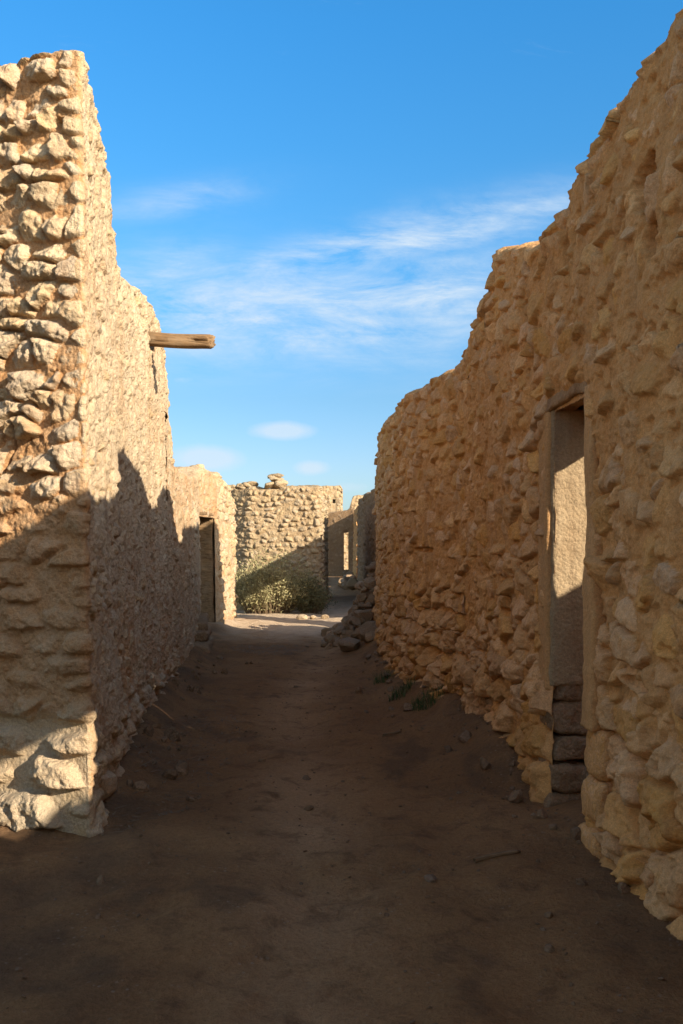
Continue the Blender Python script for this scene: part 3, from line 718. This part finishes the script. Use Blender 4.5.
# bigger stones at the foot of the left corner
# loose pebbles on the path
pb = []
for k in range(5):
    pb.append(rock('pebble', (0, 0, 0), (1, .8, .55), 1200 + k, M_clod, 3, cuts=8, rough=.05))
rs = np.random.RandomState(12)
for k in range(150):
    y = 2.9 + 13.5 * rs.rand() ** 1.5
    xl = np.interp(y, xl_y[:, 0], xl_y[:, 1]); xr = np.interp(y, xr_y[:, 0], xr_y[:, 1])
    t = rs.rand()
    if rs.rand() < .6: t = t ** 2.2 if rs.rand() < .5 else 1 - (1 - t) ** 3 * .8
    x = xl + .08 + (xr - xl - .16) * min(max(t, 0), 1)
    o = pb[k] if k < 5 else pb[k % 5].copy()
    if k >= 5: C.objects.link(o)
    s = .009 + .032 * rs.rand() ** 3
    o.location = (x, y, gz(x, y) + s * .15); o.scale = (s,) * 3; o.rotation_euler = (.3 * rs.randn(), .3 * rs.randn(), 6.28 * rs.rand())
    tag(o, 'small loose pebble lying on the dirt of the alley', 'pebble', 'pebbles on the alley floor')

lump_mesh = []
for q in proto:
    m_ = q.data.copy(); m_.materials[0] = M_clod; lump_mesh.append(m_)
rs = np.random.RandomState(77)
for k in range(80):
    y = rs.uniform(5.3, 13.5) if k % 2 else rs.uniform(4.2, 13.)
    xl = np.interp(y, xl_y[:, 0], xl_y[:, 1]); xr = np.interp(y, xr_y[:, 0], xr_y[:, 1])
    x = xl + .07 + .22 * abs(rs.randn()) if k % 2 else xr - .07 - .16 * abs(rs.randn())
    o = proto[k % 8].copy(); o.name = 'fallen_lump'; o.data = lump_mesh[k % 8]; C.objects.link(o); s = .018 + .05 * rs.rand() ** 2
    o.location = (x, y, gz(x, y) + s * .25); o.scale = (s,) * 3; o.rotation_euler = (rs.rand(), rs.rand(), 6 * rs.rand())
    tag(o, 'small lump of stone fallen at the foot of the %s wall of the alley' % ('left' if k % 2 else 'right'), 'stone', 'stones fallen along the left wall foot' if k % 2 else 'stones fallen along the right wall foot')

# fine grit and crumbs of mud, too many to count
def grit(n, seed):
    rs = np.random.RandomState(seed); V0, F0 = ICO[2]; V0, F0 = rock_geo((1, .85, .6), 77, 2, 6, .08); Vs = []; Fs = []; Cs = []
    y = 2.8 + 11 * rs.rand(n) ** 1.6
    xl = np.where(y > 5.2, np.interp(y, xl_y[:, 0], xl_y[:, 1]), -2.2); xr = np.interp(y, xr_y[:, 0], xr_y[:, 1]); t = rs.rand(n)
    q = rs.rand(n); t = np.where(q < .28, t ** 3, np.where(q < .55, 1 - t ** 3, t))
    x = xl + .03 + (xr - xl - .06) * t
    keep = vnoise(x * 1.7, y * 1.1, x * 0 + 3, 5) > -.15
    x, y = x[keep], y[keep]; z = ground_z(x, y)
    for k in range(len(x)):
        s_ = .003 + .010 * rs.rand() ** 3; R = rot(V0 * s_, 0, 0, rs.rand() * 6.28)
        Fs.append(F0 + k * len(V0)); Vs.append(R + np.array([x[k], y[k], z[k] + s_ * .3])); Cs.append(np.tile([[rs.rand(), rs.rand(), rs.rand()]], (len(V0), 1)))
    o = mesh_obj('gravel', np.concatenate(Vs), np.concatenate(Fs), M_clod, None, np.concatenate(Cs)); tag(o, 'fine grit and crumbs of mud scattered over the alley floor', 'gravel', None, 'stuff')
grit(2600, 19)

# ------------------------------------------------------------------ sticks and straw
def stick(p0, p1, r, seed, label):
    o = beam('stick', p0, p1, r, None, M_wood, seed, 14, 8); tag(o, label, 'stick'); return o
stick((.68, 4.86, gz(.68, 4.86) + .012), (.92, 4.95, gz(.92, 4.95) + .012), .011, 31, 'dark stick lying on the dirt left of the near right wall foot')
stick((.35, 7.9, gz(.35, 7.9) + .01), (.5, 8.02, gz(.5, 8.02) + .012), .009, 32, 'short dark twig on the path near the grass tufts')

class GI_:
    """ground height looked up from a coarse table"""
    def __init__(s):
        s.xs = np.arange(-3.5, 2.5, .05); s.ys = np.arange(2, 24, .05); X, Y = np.meshgrid(s.xs, s.ys, indexing='ij'); s.Z = ground_z(X, Y)
    def __call__(s, x, y):
        i = min(max((x - s.xs[0]) / .05, 0), len(s.xs) - 2); j = min(max((y - s.ys[0]) / .05, 0), len(s.ys) - 2); a, b = int(i), int(j); u, v = i - a, j - b
        return (s.Z[a, b] * (1 - u) + s.Z[a + 1, b] * u) * (1 - v) + (s.Z[a, b + 1] * (1 - u) + s.Z[a + 1, b + 1] * u) * v
GI = GI_()
def blades(name, cx, cy, rad, n, hmin, hmax, w, mat, seed, spread=.5, lay=0., parent=None, rx=1., ry=1., zoff=0.):
    rs = np.random.RandomState(seed); V = []; F = []; Cc = []
    for k in range(n):
        a = rs.rand() * 6.28; q = rad * math.sqrt(rs.rand()); x = cx + q * math.cos(a) * rx; y = cy + q * math.sin(a) * ry; z = float(GI(x, y)) + zoff
        h = rs.uniform(hmin, hmax); d = rs.rand() * 6.28; le = spread * rs.rand() * h; wa = d + 1.57
        ux, uy = math.cos(d), math.sin(d); wx, wy = math.cos(wa) * w / 2, math.sin(wa) * w / 2
        up = 1 - lay
        b = len(V); r = rs.rand()
        for t, ww in ((0, 1), (.5, .8), (1, .1)):
            ox = x + ux * le * t * t + ux * lay * h * t; oy = y + uy * le * t * t + uy * lay * h * t; oz = z + h * t * (1 - .25 * t * spread) * up + .004 * lay
            V += [(ox - wx * ww, oy - wy * ww, oz), (ox + wx * ww, oy + wy * ww, oz)]
            Cc += [(1, r, t)] * 2
        F += [(b, b + 1, b + 3, b + 2), (b + 2, b + 3, b + 5, b + 4)]
    return mesh_obj(name, V, F, mat, parent, np.array(Cc), smooth=False)
for q, (x, y, r, n, lb) in enumerate([(.47, 10.6, .10, 170, 'farthest green grass tuft at the foot of the right wall'), (.6, 9.5, .12, 260, 'middle green grass tuft at the foot of the right wall'), (.82, 9.0, .16, 420, 'nearest and widest green grass tuft at the foot of the right wall')]):
    o = blades('grass_tuft', x, y, r * 1.1, int(n * .7), .03, .16, .005, M_grass, 60 + q, .9); tag(o, lb, 'grass')
o = blades('straw_litter', -1.1, 14.4, .75, 500, .05, .2, .008, M_straw, 71, .2, .93, rx=.75, ry=1.); tag(o, 'dark dry straw litter strewn across the far path', 'litter', None, 'stuff')
o = blades('leaf_litter', -1.15, 7.4, 1.2, 420, .03, .10, .008, M_straw, 72, .2, .9, rx=.28, ry=1.9); tag(o, 'bits of dry straw and dung along the left wall foot', 'litter', None, 'stuff')

# ------------------------------------------------------------------ bushes
def bush(name, label, cx, cy, rx, ry, h, nst, nl, mat, seed, lsz=.035, upright=.5):
    rs = np.random.RandomState(seed)
    t = thing(name, label, 'bush')
    Vs = []; Fs = []; Cs = []; Vl = []; Fl = []; Cl = []
    for k in range(nst):
        a = rs.rand() * 6.28; q = math.sqrt(rs.rand()); bx, by = cx + .45 * rx * q * math.cos(a), cy + .45 * ry * q * math.sin(a)
        bz = gz(bx, by) - .02
        top = np.array([cx + rx * q * math.cos(a) * (1.0 + .12 * rs.randn()), cy + ry * q * math.sin(a), bz + h * (1 - .45 * q ** 2) * (rs.uniform(.45, .95) if rs.rand() < .8 else rs.uniform(.9, 1.2))])
        p0 = np.array([bx, by, bz]); bend = np.array([0, 0, .25 * h * (1 - upright)])
        prev = None; pts = []
        for i in range(7):
            u = i / 6; p = p0 * (1 - u) + top * u + bend * 4 * u * (1 - u) + .02 * rs.randn(3) * u; pts.append(p)
            w = .007 * (1 - .8 * u); b = len(Vs); Vs += [p + (w, 0, 0), p + (-w * .5, w * .87, 0), p + (-w * .5, -w * .87, 0)]; Cs += [(1, rs.rand() * .4, 0)] * 3
            if prev is not None:
                for e in range(3): Fs.append((prev + e, prev + (e + 1) % 3, b + (e + 1) % 3, b + e))
            prev = b
        tone = rs.rand()
        for i in range(nl):
            u = rs.uniform(.04, 1.0) ** .8; j = min(5, int(u * 6)); f = u * 6 - j; p = pts[j] * (1 - f) + pts[j + 1] * f + rs.randn(3) * .055 * (.5 + u)
            if p[2] < bz + .03: continue
            d = rs.randn(3); d[2] += .8; d /= np.linalg.norm(d); s = np.cross(d, rs.randn(3)); s /= np.linalg.norm(s)
            L = lsz * rs.uniform(.6, 1.6); w = L * rs.uniform(.12, .28); b = len(Vl)
            Vl += [p, p + d * L * .5 + s * w, p + d * L, p + d * L * .5 - s * w]; Fl.append((b, b + 1, b + 2, b + 3)); Cl += [(1, min(1, max(0, .6 * tone + .4 * rs.rand())), 0)] * 4
    mesh_obj('stem', Vs, Fs, M_straw, t, np.array(Cs)); mesh_obj('foliage', Vl, Fl, mat, t, np.array(Cl), smooth=False)
    return t
bush('dry_bush', 'wide dry grey-green bush in front of the sunlit stone house', -1.7, 22.25, 1.15, .55, 1.42, 330, 62, M_bush, 81, .045)
bush('dark_bush', 'smaller dark green bush right of the wide dry one, at the house corner', -.72, 22.25, .52, .4, .86, 110, 58, M_bush2, 82, .045)
for q, (x, y, s) in enumerate([(-.85, 20.6, .13), (-.62, 20.7, .09), (-.35, 20.6, .1)]):
    o = rock('path_stone', (x, y, gz(x, y) + .04), (s, s * .8, s * .6), 1300 + q, M_far, 3, cuts=7)
    tag(o, ('largest pale stone on the sunlit ground before the dark bush', 'middle pale stone on the sunlit ground before the dark bush', 'rightmost pale stone on the sunlit ground before the dark bush')[q], 'stone')

# ------------------------------------------------------------------ light, sky, camera
SUN = (1., -.9, .53)
el = math.atan2(SUN[2], math.hypot(SUN[0], SUN[1])); az = math.atan2(SUN[0], SUN[1])   # azimuth from +Y, clockwise
from mathutils import Vector
sd = bpy.data.lights.new('sun', 'SUN'); sd.energy = 5.; sd.angle = math.radians(.5); sd.color = (1., .92, .80)
so = bpy.data.objects.new('sun', sd); C.objects.link(so); so.rotation_euler = Vector(SUN).to_track_quat('Z', 'Y').to_euler(); so.location = (20, -18, 11)

w = bpy.data.worlds.new('World'); bpy.context.scene.world = w; w.use_nodes = True
nt = w.node_tree; nt.nodes.clear(); lk = nt.links
sky = N(nt, 'ShaderNodeTexSky', sky_type='NISHITA', sun_disc=False, sun_elevation=el, sun_rotation=az, altitude=300., air_density=1., dust_density=1., ozone_density=1.)
tc = N(nt, 'ShaderNodeTexCoord'); sx = N(nt, 'ShaderNodeSeparateXYZ'); lk.new(tc.outputs['Generated'], sx.inputs[0])
# the sky away from the sun is the deepest blue (as through a polarising filter)
cr = N(nt, 'ShaderNodeValToRGB'); lk.new(sx.outputs[2], cr.inputs[0])
tints = [(.0, (.38, .47, .63)), (.084, (.37, .47, .62)), (.151, (.31, .47, .60)), (.287, (.27, .61, .81)), (.384, (.21, .64, .90)), (.485, (.18, .68, 1.))]
while len(cr.color_ramp.elements) < len(tints): cr.color_ramp.elements.new(.5)
for e, (p, c) in zip(cr.color_ramp.elements, tints): e.position = p; e.color = (*c, 1)
north = N(nt, 'ShaderNodeMapRange', interpolation_type='SMOOTHSTEP'); lk.new(sx.outputs[1], north.inputs[0]); north.inputs[1].default_value = .1; north.inputs[2].default_value = .7
tint = mixc(nt, north.outputs[0], (1, 1, 1), cr.outputs[0])
skyc = mixc(nt, 1., sky.outputs[0], tint, 'MULTIPLY')
# bearings on the far sky: u = east/north, v = up/north
yy = math_(nt, 'MAXIMUM', sx.outputs[1], .05)
u = math_(nt, 'DIVIDE', sx.outputs[0], yy); v = math_(nt, 'DIVIDE', sx.outputs[2], yy)
def cloud(u0, v0, ru, rv, ang, soft=1.):
    c, s = math.cos(ang), math.sin(ang)
    du = math_(nt, 'SUBTRACT', u, u0); dv = math_(nt, 'SUBTRACT', v, v0)
    a = math_(nt, 'DIVIDE', math_(nt, 'ADD', math_(nt, 'MULTIPLY', du, c), math_(nt, 'MULTIPLY', dv, s)), ru)
    b = math_(nt, 'DIVIDE', math_(nt, 'SUBTRACT', math_(nt, 'MULTIPLY', dv, c), math_(nt, 'MULTIPLY', du, s)), rv)
    r = math_(nt, 'ADD', math_(nt, 'MULTIPLY', a, a), math_(nt, 'MULTIPLY', b, b))
    return math_(nt, 'POWER', math.e, math_(nt, 'MULTIPLY', r, -soft))
def px(x, y): return (x - 341) / 950, (545 - y) / 950
cb = N(nt, 'ShaderNodeCombineXYZ'); lk.new(u, cb.inputs[0]); lk.new(v, cb.inputs[1])
mp = N(nt, 'ShaderNodeMapping', inp={'Scale': (3.2, 11., 1.), 'Rotation': (0, 0, math.radians(-13))}); lk.new(cb.outputs[0], mp.inputs[0])
n1 = N(nt, 'ShaderNodeTexNoise', inp={'Scale': 2.0, 'Detail': 10, 'Roughness': .7, 'Distortion': .45}); lk.new(mp.outputs[0], n1.inputs['Vector'])
n2 = N(nt, 'ShaderNodeTexNoise', inp={'Scale': 14., 'Detail': 8, 'Roughness': .65}); lk.new(cb.outputs[0], n2.inputs['Vector'])
band = None
for (x, y, ru, rv, ang, k) in [(290, 312, .26, .05, .03, 1.15), (380, 246, .21, .026, .22, 1.0), (165, 280, .09, .035, .1, .7), (430, 300, .1, .055, .1, 1.0), (180, 200, .08, .018, .15, .4), (520, 212, .09, .015, .2, .7)]:
    c = math_(nt, 'MULTIPLY', cloud(*px(x, y), ru, rv, ang), k)
    band = c if band is None else math_(nt, 'MAXIMUM', band, c)
wis = math_(nt, 'MULTIPLY', band, ramp(nt, n1.outputs[0], .34, .62), True)
mp2 = N(nt, 'ShaderNodeMapping', inp={'Scale': (9., 60., 1.), 'Rotation': (0, 0, math.radians(-15))}); lk.new(cb.outputs[0], mp2.inputs[0])
n4 = N(nt, 'ShaderNodeTexNoise', inp={'Scale': 1., 'Detail': 6, 'Roughness': .6, 'Distortion': .3}); lk.new(mp2.outputs[0], n4.inputs['Vector'])
wis = math_(nt, 'MULTIPLY', wis, math_(nt, 'ADD', .55, math_(nt, 'MULTIPLY', ramp(nt, n4.outputs[0], .3, .65), .7)))
wis = math_(nt, 'ADD', wis, math_(nt, 'MULTIPLY', ramp(nt, n1.outputs[0], .62, .85), .12))
pf = None
for (x, y, ru, rv, k) in [(282, 431, .038, .011, 1.25), (205, 459, .045, .015, 1.25), (312, 468, .022, .009, 1.1), (184, 380, .02, .006, .5), (350, 487, .03, .008, .6)]:
    c = math_(nt, 'MULTIPLY', cloud(*px(x, y), ru, rv, 0.), k); pf = c if pf is None else math_(nt, 'MAXIMUM', pf, c)
pf = ramp(nt, math_(nt, 'ADD', math_(nt, 'MULTIPLY', pf, 1.), math_(nt, 'MULTIPLY', math_(nt, 'SUBTRACT', n2.outputs[0], .5), .9)), .38, .95)
dens = math_(nt, 'ADD', math_(nt, 'MULTIPLY', wis, .9), math_(nt, 'MULTIPLY', pf, .7), True)
colr = mixc(nt, dens, skyc, (2.6, 3.05, 3.5))
bg = N(nt, 'ShaderNodeBackground', inp={'Strength': .138}); lk.new(colr, bg.inputs[0])
wo = N(nt, 'ShaderNodeOutputWorld'); lk.new(bg.outputs[0], wo.inputs[0])

cd = bpy.data.cameras.new('camera'); cam = bpy.data.objects.new('camera', cd); C.objects.link(cam)
cd.sensor_fit = 'VERTICAL'; cd.sensor_height = 36.; cd.sensor_width = 24.; cd.lens = 36 * 950 / 1024
cd.shift_y = 33 / 1024; cd.clip_start = .05; cd.clip_end = 5000
cam.location = (0, 0, 1.6); cam.rotation_euler = (math.radians(90), 0, 0)
S = bpy.context.scene; S.camera = cam
S.view_settings.view_transform = 'Standard'; S.view_settings.look = 'None'; S.view_settings.gamma = 1.; S.view_settings.use_curve_mapping = False
S.view_settings.exposure = 1.
S.cycles.max_bounces = 12; S.cycles.diffuse_bounces = 8
S.cycles.use_denoising = True
